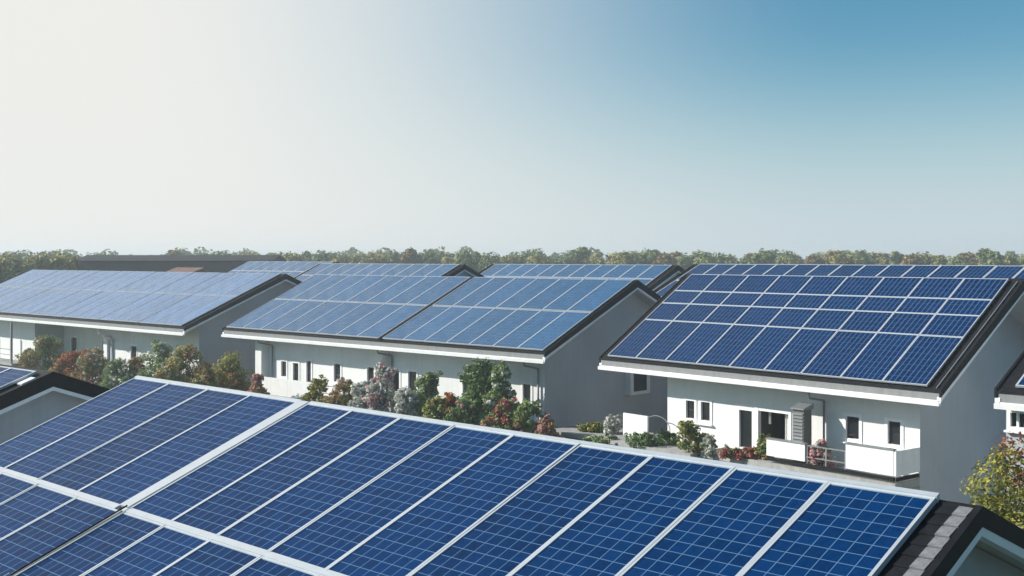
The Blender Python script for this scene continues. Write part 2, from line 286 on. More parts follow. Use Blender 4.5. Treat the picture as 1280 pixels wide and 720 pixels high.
# ------------------------------------------------------------------ houses
def frame_of(ER, yaw):
    return Vector((ER[0], ER[1], 0)), Vector((cos(yaw), -sin(yaw), 0)), Vector((sin(yaw), cos(yaw), 0))
def house(name, ER, yaw, ze, L, run, rise, label, group=None, ohf=1.2, ohr=1.0, ohl=1.0, holes=(), windows=(), wallmat='render', group_gable=None,
          cut=None, verge=0.30, fascia_h=0.24):
    """local frame: x along the eave (0 = right eave corner, negative to the left), y up the roof, z up"""
    root = empty(name, (ER[0], ER[1], 0), -yaw); tag(root, label, 'house', group)
    sl_ = rise / run; pitch = atan2(rise, run); y0, y1 = ohf, 2 * run - ohf
    xr, xl = -ohr, -L + ohl
    und = lambda y: ze + sl_ * min(y, 2 * run - y) - 0.20      # underside of the roof build-up
    bm = bmesh.new()
    zt = und(y0)
    if cut:
        c0, c1, cd = cut      # recessed loggia between x=c0..c1
        hs1 = [h for h in holes if h[1] <= c0]; hs2 = [h for h in holes if h[0] >= c1]; hs3 = [h for h in holes if h[0] >= c0 and h[1] <= c1]
        wall_holes(bm, xl, c0, 0, zt, y0, hs1); wall_holes(bm, c1, xr, 0, zt, y0, hs2)
        wall_holes(bm, c0, c1, 0, zt, y0 + cd, hs3)
        for x in (c0, c1): bm.faces.new([bm.verts.new(p) for p in ((x, y0, 0), (x, y0 + cd, 0), (x, y0 + cd, zt), (x, y0, zt))])
    else:
        wall_holes(bm, xl, xr, 0, zt, y0, list(holes))
    for x in (xl, xr):
        bm.faces.new([bm.verts.new(p) for p in ((x, y0, 0), (x, y1, 0), (x, y1, und(y1)), (x, run, und(run)), (x, y0, und(y0)))])
    bm.faces.new([bm.verts.new(p) for p in ((xl, y1, 0), (xr, y1, 0), (xr, y1, und(y1)), (xl, y1, und(y1)))])
    bmesh.ops.recalc_face_normals(bm, faces=bm.faces)
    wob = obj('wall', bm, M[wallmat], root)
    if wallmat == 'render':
        wob.data.materials.append(M['shaded_gable_render'])
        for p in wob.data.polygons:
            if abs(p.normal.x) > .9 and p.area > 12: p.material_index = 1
    # dark room behind the openings
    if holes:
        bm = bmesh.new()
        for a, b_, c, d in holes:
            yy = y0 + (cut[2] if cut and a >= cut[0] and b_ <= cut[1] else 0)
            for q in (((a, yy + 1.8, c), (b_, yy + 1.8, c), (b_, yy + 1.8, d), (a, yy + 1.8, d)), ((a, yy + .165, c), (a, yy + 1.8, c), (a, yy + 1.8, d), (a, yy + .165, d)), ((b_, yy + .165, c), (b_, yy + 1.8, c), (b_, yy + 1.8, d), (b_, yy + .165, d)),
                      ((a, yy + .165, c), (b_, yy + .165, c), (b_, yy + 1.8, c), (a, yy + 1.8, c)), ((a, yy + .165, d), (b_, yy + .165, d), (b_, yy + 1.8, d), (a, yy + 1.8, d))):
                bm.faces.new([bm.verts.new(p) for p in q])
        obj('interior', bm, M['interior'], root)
    # roof slab (two slopes), dark
    bm = bmesh.new(); T = 0.06
    prism(bm, [(0, ze), (0, ze - T), (run, ze + rise - T), (2 * run, ze - T), (2 * run, ze), (run, ze + rise)], -L, 0)
    roof = obj('roof', bm, M['slate'], root)
    # soffit lining, 2 mm clear of the slab
    bm = bmesh.new()
    prism(bm, [(.08, ze - T - .002 + sl_ * .08), (.08, ze - .19 + sl_ * .08), (run, ze + rise - .19), (2 * run - .08, ze - .19 + sl_ * .08), (2 * run - .08, ze - T - .002 + sl_ * .08), (run, ze + rise - T - .002)], -L + .05, -.05)
    obj('soffit', bm, M['soffit'], roof)
    # eave: dark drip edge is the slab; grey board, white gutter
    for yy, s in ((0, 1), (2 * run, -1)):
        ys = sorted((yy + .02 * s, yy + .075 * s))
        obj('fascia_board', bmbox(-L + .03, -.03, ys[0], ys[1], ze - .10 - fascia_h, ze - T - .004), M['fascia'], roof)
    bm = bmesh.new(); g = ze - .10 - fascia_h
    pr = [(-.10, g - .12), (-.11, g + .02), (-.075, g + .02), (-.068, g - .06), (.0, g - .06), (.0, g + .05), (.018, g + .05), (.018, g - .12)]
    prism(bm, pr, -L - .02, .02)
    obj('gutter', bm, M['trim'], roof)
    # verge: black capping and white barge board below it, both slopes and both ends
    for xa, xb, wa, wb in ((-.02, .05, -.10, -.01), (-L - .05, -L + .02, -L + .01, -L + .10)):
        bm = bmesh.new(); up = .05
        prism(bm, [(-.01, ze + up), (-.01, ze - verge * .6), (run, ze + rise - verge), (2 * run + .01, ze - verge * .6), (2 * run + .01, ze + up), (run, ze + rise + up)], xa, xb)
        obj('verge_cap', bm, M['dark'], roof)
        bm = bmesh.new(); q = .09
        prism(bm, [(.0, ze - verge * .6 - .002), (.0, ze - verge * .6 - q * 1.6), (run, ze + rise - verge - q), (2 * run, ze - verge * .6 - q * 1.6), (2 * run, ze - verge * .6 - .002), (run, ze + rise - verge - .002)], min(wa, xa + .01), max(wb, xb - .01))
        obj('barge_board', bm, M['trim'], roof)
    obj('ridge_cap', (lambda b_: (prism(b_, [(run - .16, ze + rise - .16 * sl_ + .004), (run, ze + rise + .05), (run + .16, ze + rise - .16 * sl_ + .004), (run, ze + rise + .0)], -L + .03, -.03), b_)[1])(bmesh.new()), M['dark'], roof)
    RM = Matrix.Translation((0, 0, ze)) @ Matrix.Rotation(pitch, 4, 'X')
    return root, RM, 1 / cos(pitch), y0

HA = dict(ER=(-19.573, 69.075), yaw=.754, ze=5.8, L=37.0, run=7.33, rise=3.11)
HB = dict(ER=(1.423, 50.903), yaw=.753, ze=5.8, L=25.3, run=6.75, rise=3.07)
HC = dict(ER=(13.431, 36.341), yaw=.887, ze=5.8, L=15.45, run=5.325, rise=3.431)
def LP(h, x, y, z):        # house-local point to world
    o, e, g = frame_of(h['ER'], h['yaw']); return o + e * x + g * y + Vector((0, 0, z))

# --- house A (left)
hA = [(-9.1, -7.9, 3.2, 4.2), (-3.1, -2.2, 3.3, 4.35)]
rA, RM, k, yA = house('long_house', label='long house at far left with pale reflective panels above a recessed grey facade', ohf=1.5, ohr=.76, ohl=1.2, holes=[(-9.1, -8.2, 3.2, 4.25), (-3.2, -2.4, 3.35, 4.3), (-22.0, -21.0, 2.6, 4.1), (-17.2, -16.2, 2.6, 4.1)], cut=(-23.2, -12.1, 2.2), **HA)
window(rA, -9.1, -8.2, 3.2, 4.25, yA); window(rA, -3.2, -2.4, 3.35, 4.3, yA)
window(rA, -22.0, -21.0, 2.6, 4.1, yA + 2.2); window(rA, -17.2, -16.2, 2.6, 4.1, yA + 2.2)
wA = 1.68; x = -.42
for gidx in range(7):
    for i in range(3):
        if x - wA < -36.9: break
        for (ya, yb) in ((.12, 3.98), (4.06, 7.22)):
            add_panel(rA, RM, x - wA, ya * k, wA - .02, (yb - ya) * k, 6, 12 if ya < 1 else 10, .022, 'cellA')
        x -= wA
    x -= .10
# balcony of house A, left end: posts, rails
bm = bmesh.new(); box(bm, -35.5, -23.3, -.2, yA - .003, 2.0, 2.2); bal = obj('balcony', bm, M['concrete'], rA)
for xx in (-35.4, -31.5, -27.6, -23.6):
    obj('post', bmbox(xx - .07, xx + .07, -.15, -.01, 2.202, 5.22), M['steel'], bal)
bm = bmesh.new()
for zz in (2.45, 2.8, 3.2): box(bm, -35.3, -23.5, -.10, -.06, zz, zz + .05)
obj('railing', bm, M['steel'], bal)
# drain pipe with its curved elbow
bm = bmesh.new(); pts = [(-11.0, .2, 5.3), (-11.0, .25, 5.0), (-11.1, .7, 4.75), (-11.35, yA - .12, 4.5), (-11.4, yA - .12, 4.2), (-11.4, yA - .12, 0.0)]
for a, b_ in zip(pts, pts[1:]): tube(bm, a, b_, .075, n=10)
obj('drain_pipe', bm, M['trim'], rA, smooth=True)
obj('pier', bmbox(-12.09, -11.6, yA - .35, yA - .003, 0, 4.75), M['trim'], rA)

# --- house B (middle pair)
hB = [(-21.22, -20.6, 3.15, 4.15), (-20.1, -19.45, 2.5, 4.12), (-18.85, -18.3, 2.5, 4.3), (-16.4, -15.7, 3.2, 4.3), (-10.35, -9.6, 2.6, 4.3), (-11.6, -10.9, 2.6, 4.3), (-2.45, -1.82, 3.3, 4.25), (-13.6, -12.9, 3.2, 4.3), (-6.4, -5.6, 3.0, 4.3)]
rB, RM, k, yB = house('double_house', label='middle double house with two joined panel arrays and a wide bare shaded gable wall', ohf=1.2, ohr=1.05, ohl=2.3, holes=hB, **HB)
for h in hB: window(rB, *h, yB, sill=h[2] > 2.7)
w2 = 1.55
for i in range(7):
    for (ya, yb) in ((.1, 3.46), (3.54, 6.68)):
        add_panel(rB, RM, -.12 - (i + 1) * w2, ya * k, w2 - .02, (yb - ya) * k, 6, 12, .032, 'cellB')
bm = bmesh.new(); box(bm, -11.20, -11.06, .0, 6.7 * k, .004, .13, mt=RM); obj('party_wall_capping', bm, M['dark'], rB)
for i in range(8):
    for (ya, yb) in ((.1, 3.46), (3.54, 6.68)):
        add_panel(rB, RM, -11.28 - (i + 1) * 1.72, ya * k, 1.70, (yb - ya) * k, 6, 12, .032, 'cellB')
# party wall / fins on the facade, parapets and balcony
for (a, b_) in ((-22.95, -22.35), (-11.95, -11.75)):
    obj('pier', bmbox(a, b_, yB - .55, yB - .003, 0, 5.2), M['render'], rB)
bm = bmesh.new(); box(bm, -23.0, .0, -.55, yB - .003, 2.2, 2.42); bal = obj('balcony', bm, M['concrete'], rB)
for (a, b_, z) in ((-20.9, -15.4, 3.36), (-10.3, -7.8, 3.42), (-6.0, -5.0, 3.5), (-1.7, -.02, 3.5)):
    obj('parapet', bmbox(a, b_, -.53, -.41, 2.424, z), M['trim'], bal)
bm = bmesh.new()
for a, b_ in ((-15.39, -10.31), (-4.99, -1.71)):
    for zz in (2.85, 3.25): box(bm, a, b_, -.5, -.46, zz, zz + .04)
    for i in range(5): xx = a + .02 + (b_ - a - .08) * i / 4; box(bm, xx, xx + .04, -.51, -.455, 2.422, 3.3)
obj('railing', bm, M['steel'], bal)
for xx in (-1.35, -11.45, -21.9):
    bm = bmesh.new(); pts = [(xx, .12, 5.35), (xx, .16, 5.15), (xx, yB - .1, 4.95), (xx, yB - .1, 2.43)]
    for a, b_ in zip(pts, pts[1:]): tube(bm, a, b_, .045, n=8)
    obj('drain_pipe', bm, M['fascia'], rB, smooth=True)
# boxed bay window on the gable wall
bw = obj('bay_window', bmbox(-1.045, -.70, 7.15, 8.75, 3.25, 4.8), M['trim'], rB)
obj('pane', bmbox(-.698, -.685, 7.4, 8.45, 3.42, 4.75), M['glass'], bw)

# --- house C (right, panels in five rows)
hC = [(-11.7, -11.12, 3.56, 4.4), (-10.92, -10.32, 3.56, 4.42), (-9.0, -8.25, 2.75, 4.3), (-8.07, -6.6, 2.75, 4.32), (-4.27, -3.6, 3.66, 4.56), (-2.62, -2.0, 3.66, 4.57)]
rC, RM, k, yC = house('panelled_house', label='large white house right of centre with dark blue panels and white balcony', ohf=1.1, ohr=1.36, ohl=2.8, holes=hC, verge=.32, **HC)
for h in hC[:2] + hC[4:]: window(rC, *h, yC)
window(rC, *hC[2], yC, sill=False, name='glazed_door')
dr = obj('open_doorway', (lambda b_: (box(b_, -8.2, -8.02, yC - .04, yC + .14, 2.7, 4.4), box(b_, -6.64, -6.52, yC - .03, yC + .14, 2.7, 4.4), box(b_, -8.02, -6.64, yC - .03, yC + .14, 4.29, 4.4), b_)[3])(bmesh.new()), M['trim'], rC)
for (a, b_) in ((-6.98, -6.66), (-7.72, -7.62)):
    bm = bmesh.new(); n = 12
    vs_ = []
    for i in range(n + 1):
        xx = a + (b_ - a) * i / n; yy = yC + .22 + .03 * sin(i * 2.4)
        vs_.append((bm.verts.new((xx, yy, 2.78 if b_ > -7 else 3.8)), bm.verts.new((xx, yy, 4.28))))
    for i in range(n): bm.faces.new((vs_[i][0], vs_[i + 1][0], vs_[i + 1][1], vs_[i][1]))
    obj('curtain', bm, M['curtain'], dr)
wc = 1.618; rows = [(.08, 2.27), (2.29, 3.32), (3.34, 4.12), (4.14, 5.22)]
for i in range(9):
    for j, (ya, yb) in enumerate(rows):
        add_panel(rC, RM, -.44 - (i + 1) * wc, ya * k, wc - .02, (yb - ya) * k, 8, [8, 4, 3, 4][j], .026, 'cellC', lift=.08)
bm = bmesh.new()
for xx in (-.17,): box(bm, xx, xx + .03, .1, 5.2 * k, .004, .05, mt=RM)
obj('cable_rail', bm, M['steel'], rC)
bm = bmesh.new(); pts = [(-5.05, .12, 5.3), (-5.05, .16, 5.1), (-5.05, yC - .1, 4.95), (-5.05, yC - .1, 2.73)]
for a, b_ in zip(pts, pts[1:]): tube(bm, a, b_, .04, n=8)
obj('drain_pipe', bm, M['fascia'], rC, smooth=True)
# balcony of house C
bm = bmesh.new(); box(bm, -9.6, -1.36, -.35, yC - .003, 2.50, 2.72); bal = obj('balcony', bm, M['concrete'], rC)
obj('lower_band', bmbox(-9.7, -1.30, -.45, -.20, 2.1, 2.36), M['trim'], bal)
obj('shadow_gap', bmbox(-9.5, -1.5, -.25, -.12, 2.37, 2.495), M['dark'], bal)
for a, b_, z in ((-6.55, -4.9, 3.55), (-3.25, -1.46, 3.78)):
    obj('parapet', bmbox(a, b_, -.30, -.16, 2.96, z), M['trim'], bal)
    obj('coping', bmbox(a - .02, b_ + .02, -.33, -.13, z + .002, z + .04), M['steel'], bal)
obj('side_parapet', bmbox(-1.46, -1.36, -.29, yC - .003, 2.96, 3.76), M['trim'], bal)
bm = bmesh.new()
for a, b_, c, d in ((-6.55, -1.46, -.28, -.18), (-1.44, -1.38, -.18, yC - .01)):
    box(bm, a, b_, c, d, 2.78, 2.90)
obj('kick_rail', bm, M['dark'], bal)
bm = bmesh.new()
for xx in (-4.86, -4.1, -3.33): box(bm, xx, xx + .04, -.25, -.21, 2.902, 3.52)
for z in (3.5, 3.1): box(bm, -4.89, -3.26, -.265, -.20, z, z + .04)
obj('railing', bm, M['steel'], bal)
# parapet glass in the gap
gm, t_, b_ = newmat('pale_glass'); b_.inputs['Base Color'].default_value = (.55, .6, .6, 1); b_.inputs['Roughness'].default_value = .15; b_.inputs['Alpha'].default_value = .35; M['pale_glass'] = gm

def cabinet(h):
    p = LP(h, -5.42, .25, 2.724); r = empty('balcony_cabinet', p, -h['yaw'])
    tag(r, 'tall grey louvred cabinet standing behind the white balcony parapet', 'cabinet')
    bm = bmesh.new(); box(bm, -.24, .24, -.22, .22, 0, 1.95); bd = obj('cabinet_body', bm, M['cabinet'], r)
    bm = bmesh.new(); prism(bm, [(-.30, 1.955), (.28, 1.955), (.28, 2.16), (-.30, 2.0)], -.28, .28); obj('sloping_top', bm, M['steel'], r)
    bm = bmesh.new()
    for i in range(14): box(bm, -.2, .2, -.25, -.222, .2 + i * .12, .27 + i * .12)
    obj('louvre_door', bm, M['steel'], r)
cabinet(HC)

# --- house D (right edge)
HD = dict(ER=(23.5, 20.5), yaw=.80, ze=6.55, L=0, run=5.2, rise=2.5)
# left eave corner is seen at the right edge of the picture, 30 m out
eD = Vector((cos(.80), -sin(.80), 0)); cornerD = Vector((12.55, 30.0, 0)); LD = 12.0
ERD = cornerD + eD * LD; HD['ER'] = (ERD.x, ERD.y); HD['L'] = LD
rD, RM, k, yD = house('neighbour_house', label='house cut off by right edge showing only its left eave and a casement window', ohf=.32, ohr=1.0, ohl=.12,
    holes=[(-11.80, -11.36, 5.58, 6.02), (-7.5, -6.5, 4.9, 5.85)], wallmat='grey_render', **HD)
window(rD, -11.80, -11.36, 5.58, 6.02, yD, n=2, fr=.04); window(rD, -7.5, -6.5, 4.9, 5.85, yD, n=2)
for i in range(7):
    for (ya, yb) in ((.15, 2.5), (2.56, 5.0)):
        add_panel(rD, RM, -LD + .45 + i * 1.55, ya * k, 1.53, (yb - ya) * k, 6, 8, .045, 'cell')

# --- foreground house
yF = .776; pF = radians(21.457); FX, FY, FZ = 4.056, 11.0, H - 2.263
eF = Vector((cos(yF), -sin(yF), 0)); gF = Vector((sin(yF), cos(yF), 0))
runF = 6.25; riseF = runF * math.tan(pF); off = .085
rp = Vector((FX, FY, FZ - off)) + eF * .37 - gF * runF
pw = 1.117; pwl = 1.327; gap = .273; LF = .37 + 9 * pw + gap + 4 * pwl + .10
HF = dict(ER=(rp.x, rp.y), yaw=yF, ze=FZ - off - riseF, L=LF, run=runF, rise=riseF)
rF, RM, k, y_ = house('foreground_house', label='nearest house, its big dark blue solar roof filling the bottom of the picture', ohf=.9, ohr=.42, ohl=.4, wallmat='grey_render', verge=.14, **HF)
slF = runF / cos(pF); row = 3.20
def frow(x, w, j):
    ya = slF - row - .03 if j == 0 else slF - 2 * row - .115
    ya2 = max(ya, .05); h_ = (row if j == 0 else slF - row - .115 - ya2)
    add_panel(rF, RM, x, ya2, w - .012, h_, 6, 18 if j == 0 else 17, .028, 'cell', lift=.05)
for j in (0, 1):
    for i in range(9): frow(-.37 - (i + 1) * pw, pw, j)
    x0 = -.37 - 9 * pw - gap
    for i in range(4): frow(x0 - (i + 1) * pwl + (.19 if j else 0), pwl, j)
bm = bmesh.new()
xg = -.37 - 9 * pw - gap
box(bm, xg + .008, xg + .235, slF - row - .02, slF + .01, .02, .108, mt=RM); rail = obj('cover_strip', bm, M['frame'], rF)
bm = bmesh.new(); box(bm, -.37 - 9 * pw - .09, -.37 - .0, slF - row - .105, slF - row - .035, .02, .103, mt=RM)
box(bm, -LF + .12, xg + .0, slF - row - .105, slF - row - .035, .02, .103, mt=RM); obj('row_rail', bm, M['frame'], rF)
bm = bmesh.new(); box(bm, -.37 - 9 * pw - .005, -.37 + .008, slF - .025, slF + .035, .02, .108, mt=RM); box(bm, -LF + .1, xg + .012, slF - .025, slF + .035, .02, .108, mt=RM)
obj('top_rail', bm, M['frame'], rF)
a = RM @ Vector((xg + .25, slF - row - .03, .14)); b_ = RM @ Vector((xg + .27, slF - row - 1.75, .13)); c_ = RM @ Vector((xg + .27, .2, .13))
bm = bmesh.new(); tube(bm, a, b_, .012); obj('cable', bm, M['dark'], rF)
bm = bmesh.new(); tube(bm, b_, c_, .035, n=10); obj('conduit', bm, M['frame'], rF, smooth=True)
# black tiles with a stepping column of grey verge tiles
bm = bmesh.new(); n = int(slF / .18)
for i in range(n):
    y0 = slF - (i + 1) * .18
    mt = RM @ Matrix.Translation((0, y0 - .02, .022)) @ Matrix.Rotation(radians(-4), 4, 'X')
    box(bm, -.33, -.168, 0, .2, 0, .018, mt=mt)
obj('tile_course', bm, M['slate'], rF)
gt0 = None
for i in range(n):
    y0 = slF - (i + 1) * .18
    mt = RM @ Matrix.Translation((-.162 + random.uniform(-.006, .006), y0 - .02, .034)) @ Matrix.Rotation(radians(-4.5), 4, 'X') @ Matrix.Rotation(radians(random.uniform(-1.5, 1.5)), 4, 'Z')
    if gt0 is None:
        b2 = bmbox(0, .135, 0, .168, 0, .022); bmesh.ops.bevel(b2, geom=b2.edges[:], offset=.003, segments=1)
        gt0 = obj('verge_tile', b2, M['greytile'], rF); gt0.matrix_basis = mt
    else: inst('verge_tile', gt0.data, rF, mt)

# --- house E (left, gable between foreground roof and long house)
yE = .741; pE = radians(20.3); runE = 6.0; riseE = runE * math.tan(pE)
gE = Vector((sin(yE), cos(yE), 0)); ridgeE = Vector((-10.72, 27.0, 0)); zrE = 10 - (467 - 322) / 1447 * 27
pe = ridgeE - gE * runE; LE = 12
HE = dict(ER=(pe.x, pe.y), yaw=yE, ze=zrE - riseE, L=LE, run=runE, rise=riseE)
rE, RM, k, y_ = house('gabled_house', label='small house at left edge, its grey gable and black verge beside the foreground roof', ohf=.9, ohr=.45, ohl=.5, wallmat='grey_render', verge=.30, **HE)
slE = runE / cos(pE)
for i in range(8):
    for j in range(2):
        add_panel(rE, RM, -.42 - (i + 1) * 1.3, slE - .1 - (j + 1) * 3.05, 1.28, 3.0, 6, 14, .04, 'cell')
# pale roof light set in the black verge strip
bm = bmesh.new(); box(bm, -.36, -.12, slE - .7, slE - .35, .01, .05, mt=RM); obj('roof_hatch', bm, M['trim'], rE)

# --- second row of houses, only their ridges and gable tips show
def ridge_house(name, rr, yaw, zr, L, label, cols, mat, run=5.2, rise=2.3, wallmat='render'):
    g = Vector((sin(yaw), cos(yaw), 0)); p = Vector((rr[0], rr[1], 0)) - g * run
    r, RM, k, _ = house(name, (p.x, p.y), yaw, zr - rise, L, run, rise, label, 'houses of the second row', ohf=1, ohr=.3, ohl=.9, wallmat=wallmat)
    w = (L - .9) / cols
    for i in range(cols):
        for (ya, yb) in ((1.2, 3.1), (3.17, run - .06)):
            add_panel(r, RM, -.4 - (i + 1) * w, ya * k, w - .02, (yb - ya) * k, 6, 6, .045, mat)
    return r
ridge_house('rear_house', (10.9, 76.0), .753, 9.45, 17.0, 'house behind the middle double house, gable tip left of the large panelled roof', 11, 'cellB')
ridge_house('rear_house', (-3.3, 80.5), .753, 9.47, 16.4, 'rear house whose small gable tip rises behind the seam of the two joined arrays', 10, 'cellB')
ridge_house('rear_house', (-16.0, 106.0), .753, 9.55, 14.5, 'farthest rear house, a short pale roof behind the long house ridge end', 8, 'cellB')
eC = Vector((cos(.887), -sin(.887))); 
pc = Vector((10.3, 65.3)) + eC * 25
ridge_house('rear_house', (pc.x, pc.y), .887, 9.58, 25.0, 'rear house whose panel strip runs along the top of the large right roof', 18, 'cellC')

# --- low dark shed and a red roof far left
r = empty('warehouse', (-45, 152, 0), radians(4)); tag(r, 'long low dark shed below the tree line at left', 'warehouse')
obj('wall', bmbox(-12, 13, 0, 14, 0, 9.4), M['shed'], r)
bm = bmesh.new(); prism(bm, [(-.5, 9.402), (14.5, 9.402), (14.5, 9.6), (7, 10.35), (-.5, 9.6)], -12.5, 13.5); obj('roof', bm, M['dark'], r)
r = empty('red_roofed_house', (-36, 122, 0), radians(-38)); tag(r, 'small house with red clay roof just above the long house ridge', 'house')
obj('wall', bmbox(-2.4, 2.4, .4, 4.6, 0, 8.1), M['render'], r)
bm = bmesh.new(); prism(bm, [(0, 8.102), (5, 8.102), (2.5, 8.95)], -2.4, 2.4); obj('roof', bm, M['redroof'], r)

# --- garden terrace left of house C
r = empty('garden_terrace', LP(HC, -13.5, -.4, 0), -HC['yaw']); tag(r, 'grey raised garden terrace between the middle house and the balcony house', 'terrace')
obj('retaining_wall', bmbox(-4.5, 3.6, -.2, 2.4, 0, 2.45), M['concrete'], r)
obj('paving_slab', bmbox(-4.6, 3.7, -.3, 2.5, 2.452, 2.6), M['concrete'], r)
r = empty('privacy_screen', LP(HC, -13.1, -.25, 2.602), -HC['yaw']); tag(r, 'white rectangular screen panel standing on the terrace below the bay window', 'screen')
obj('screen_panel', bmbox(-.68, .68, -.05, .03, .22, 1.12), M['trim'], r)
for s in (-.6, .56): obj('leg', bmbox(s, s + .05, -.03, .01, 0, .218), M['steel'], r)
bm = bmesh.new()
prev = None
for i in range(17):
    a = pi * i / 16; p = (.72 * cos(a), .0, .45 + .55 * sin(a) if 0 < i < 16 else 0)
    if prev: tube(bm, prev, p, .016, n=6)
    prev = p
o = obj('garden_arch', bm, M['steel'], None, LP(HC, -12.9, .75, 2.602)); o.rotation_euler = (0, 0, -HC['yaw'])
tag(o, 'thin grey arched trellis hoop behind the white screen panel', 'trellis')

# ------------------------------------------------------------------ plants
def blob_leaves(bm, lobes, n, size, flat=.55, up=.3, droop=0):
    """leaf faces through the volume of several lobes, denser near their skins"""
    tot = sum(l[3] ** 2 for l in lobes)
    for (cx, cy, cz, r) in lobes:
        k = int(n * r * r / tot)
        for _ in range(k):
            d = Vector((random.gauss(0, 1), random.gauss(0, 1), random.gauss(0, 1) * .85)).normalized()
            rad = r * (.45 + .62 * random.random() ** .55) * (1 + .16 * sin(d.x * 5 + cx * 3) * cos(d.z * 6 + cy))
            p = Vector((cx, cy, cz)) + d * rad
            s = size * random.uniform(.6, 1.4)
            nrm = (d + Vector((random.gauss(0, .6), random.gauss(0, .6), random.gauss(up, .6)))).normalized()
            a = nrm.orthogonal().normalized(); a.rotate(Matrix.Rotation(random.uniform(0, 6.28), 3, nrm)); b = nrm.cross(a)
            vs = [bm.verts.new(p + a * s), bm.verts.new(p + b * s * flat + nrm * s * .15), bm.verts.new(p - a * s), bm.verts.new(p - b * s * flat + nrm * s * .15)]
            bm.faces.new(vs)
def make_lobes(r, h, z0, n, spread=.62):
    L = []
    for i in range(n):
        a = random.uniform(0, 6.28); q = random.random() ** .6 * spread * r
        zz = z0 + h * random.uniform(.22, .82); rr = r * random.uniform(.28, .5)
        L.append((cos(a) * q, sin(a) * q * .8, min(zz, z0 + h - rr * .8), rr))
    return L
def trunk_bm(h, r, lobes):
    bm = bmesh.new(); p = Vector((0, 0, 0)); rr = r
    top = Vector((random.uniform(-.1, .1) * h, random.uniform(-.05, .05) * h, h * .62))
    mid = top * .5 + Vector((random.uniform(-.04, .04) * h, 0, 0))
    tube(bm, p, mid, rr, rr * .75); tube(bm, mid, top, rr * .75, rr * .45)
    for l in lobes:
        s = mid.lerp(top, random.uniform(.2, 1)); tube(bm, s, Vector(l[:3]), rr * .38, rr * .1, 5)
    return bm
def shrub(name, cat, label, p, ztop, zbot, r, leaf, flower=None, nfl=0, n=1500, size=.085, lobes=9, extra=None, group=None):
    """garden shrub: stems from the ground (or its tub), foliage between zbot and ztop"""
    root = empty(name, (p.x, p.y, p.z)); tag(root, label, cat, group)
    h = ztop - p.z; cb = zbot - p.z
    lobes = max(lobes, int(9 * (h - cb) / r)); L = []
    for i in range(lobes):
        f = (i + .5) / lobes; zz = cb + (h - cb) * f; wv = (1.0 if f < .6 else 1.0 - .75 * (f - .6) / .4)
        a = random.uniform(0, 6.28); q = random.random() ** .5 * 1.0 * r * wv; rr = r * random.uniform(.2, .5) * (.6 + .4 * wv)
        L.append((cos(a) * q, sin(a) * q * .7, min(zz, h - rr * .7), rr))
    bm = bmesh.new(); blob_leaves(bm, L, n, size)
    for _ in range(22):      # loose sprigs breaking the outline
        l = random.choice(L); d = Vector((random.gauss(0, .7), random.gauss(0, .7), abs(random.gauss(.4, .5)))).normalized()
        q = Vector(l[:3]) + d * l[3] * random.uniform(1.0, 1.7); blob_leaves(bm, [(q.x, q.y, min(q.z, h + .15), r * .12)], 22, size)
    obj('foliage', bm, LG[leaf], root)
    obj('stem', trunk_bm(h, max(.03, r * .05), L), M['bark'], root)
    if extra:
        bm = bmesh.new(); sub = [(l[0] * 1.1, l[1] * 1.1 - .05, l[2], l[3] * .95) for l in random.sample(L, max(1, len(L) // 2))]
        blob_leaves(bm, sub, n // 3, size); e = obj('turning_leaves', bm, LG[extra], root)
    if flower:
        bm = bmesh.new()
        for _ in range(int(nfl * 2.4)):
            l = random.choice(L); d = Vector((random.gauss(0, 1), random.gauss(-.5, 1), random.gauss(.2, .8))).normalized()
            c = Vector(l[:3]) + d * l[3] * 1.05
            for _ in range(12):
                blob_leaves(bm, [(c.x, c.y, c.z, .09)], 1, size * .9, flat=.8)
        tag(obj('flowers', bm, FL[flower], root), kind='stuff')
    return root
def at(h, t, u, v):     # world point where the sight line through a spot meets the upright plane t metres behind a house's eave
    o, e, g = frame_of(h['ER'], h['yaw']); ray = Vector(((u - 640) / 1447, 1, -(v - 322) / 1447))
    o2 = Vector((o.x, o.y, -H)); kk = (o2.dot(g) + t) / ray.dot(g); p = ray * kk; return Vector((p.x, p.y, p.z + H)), p.y
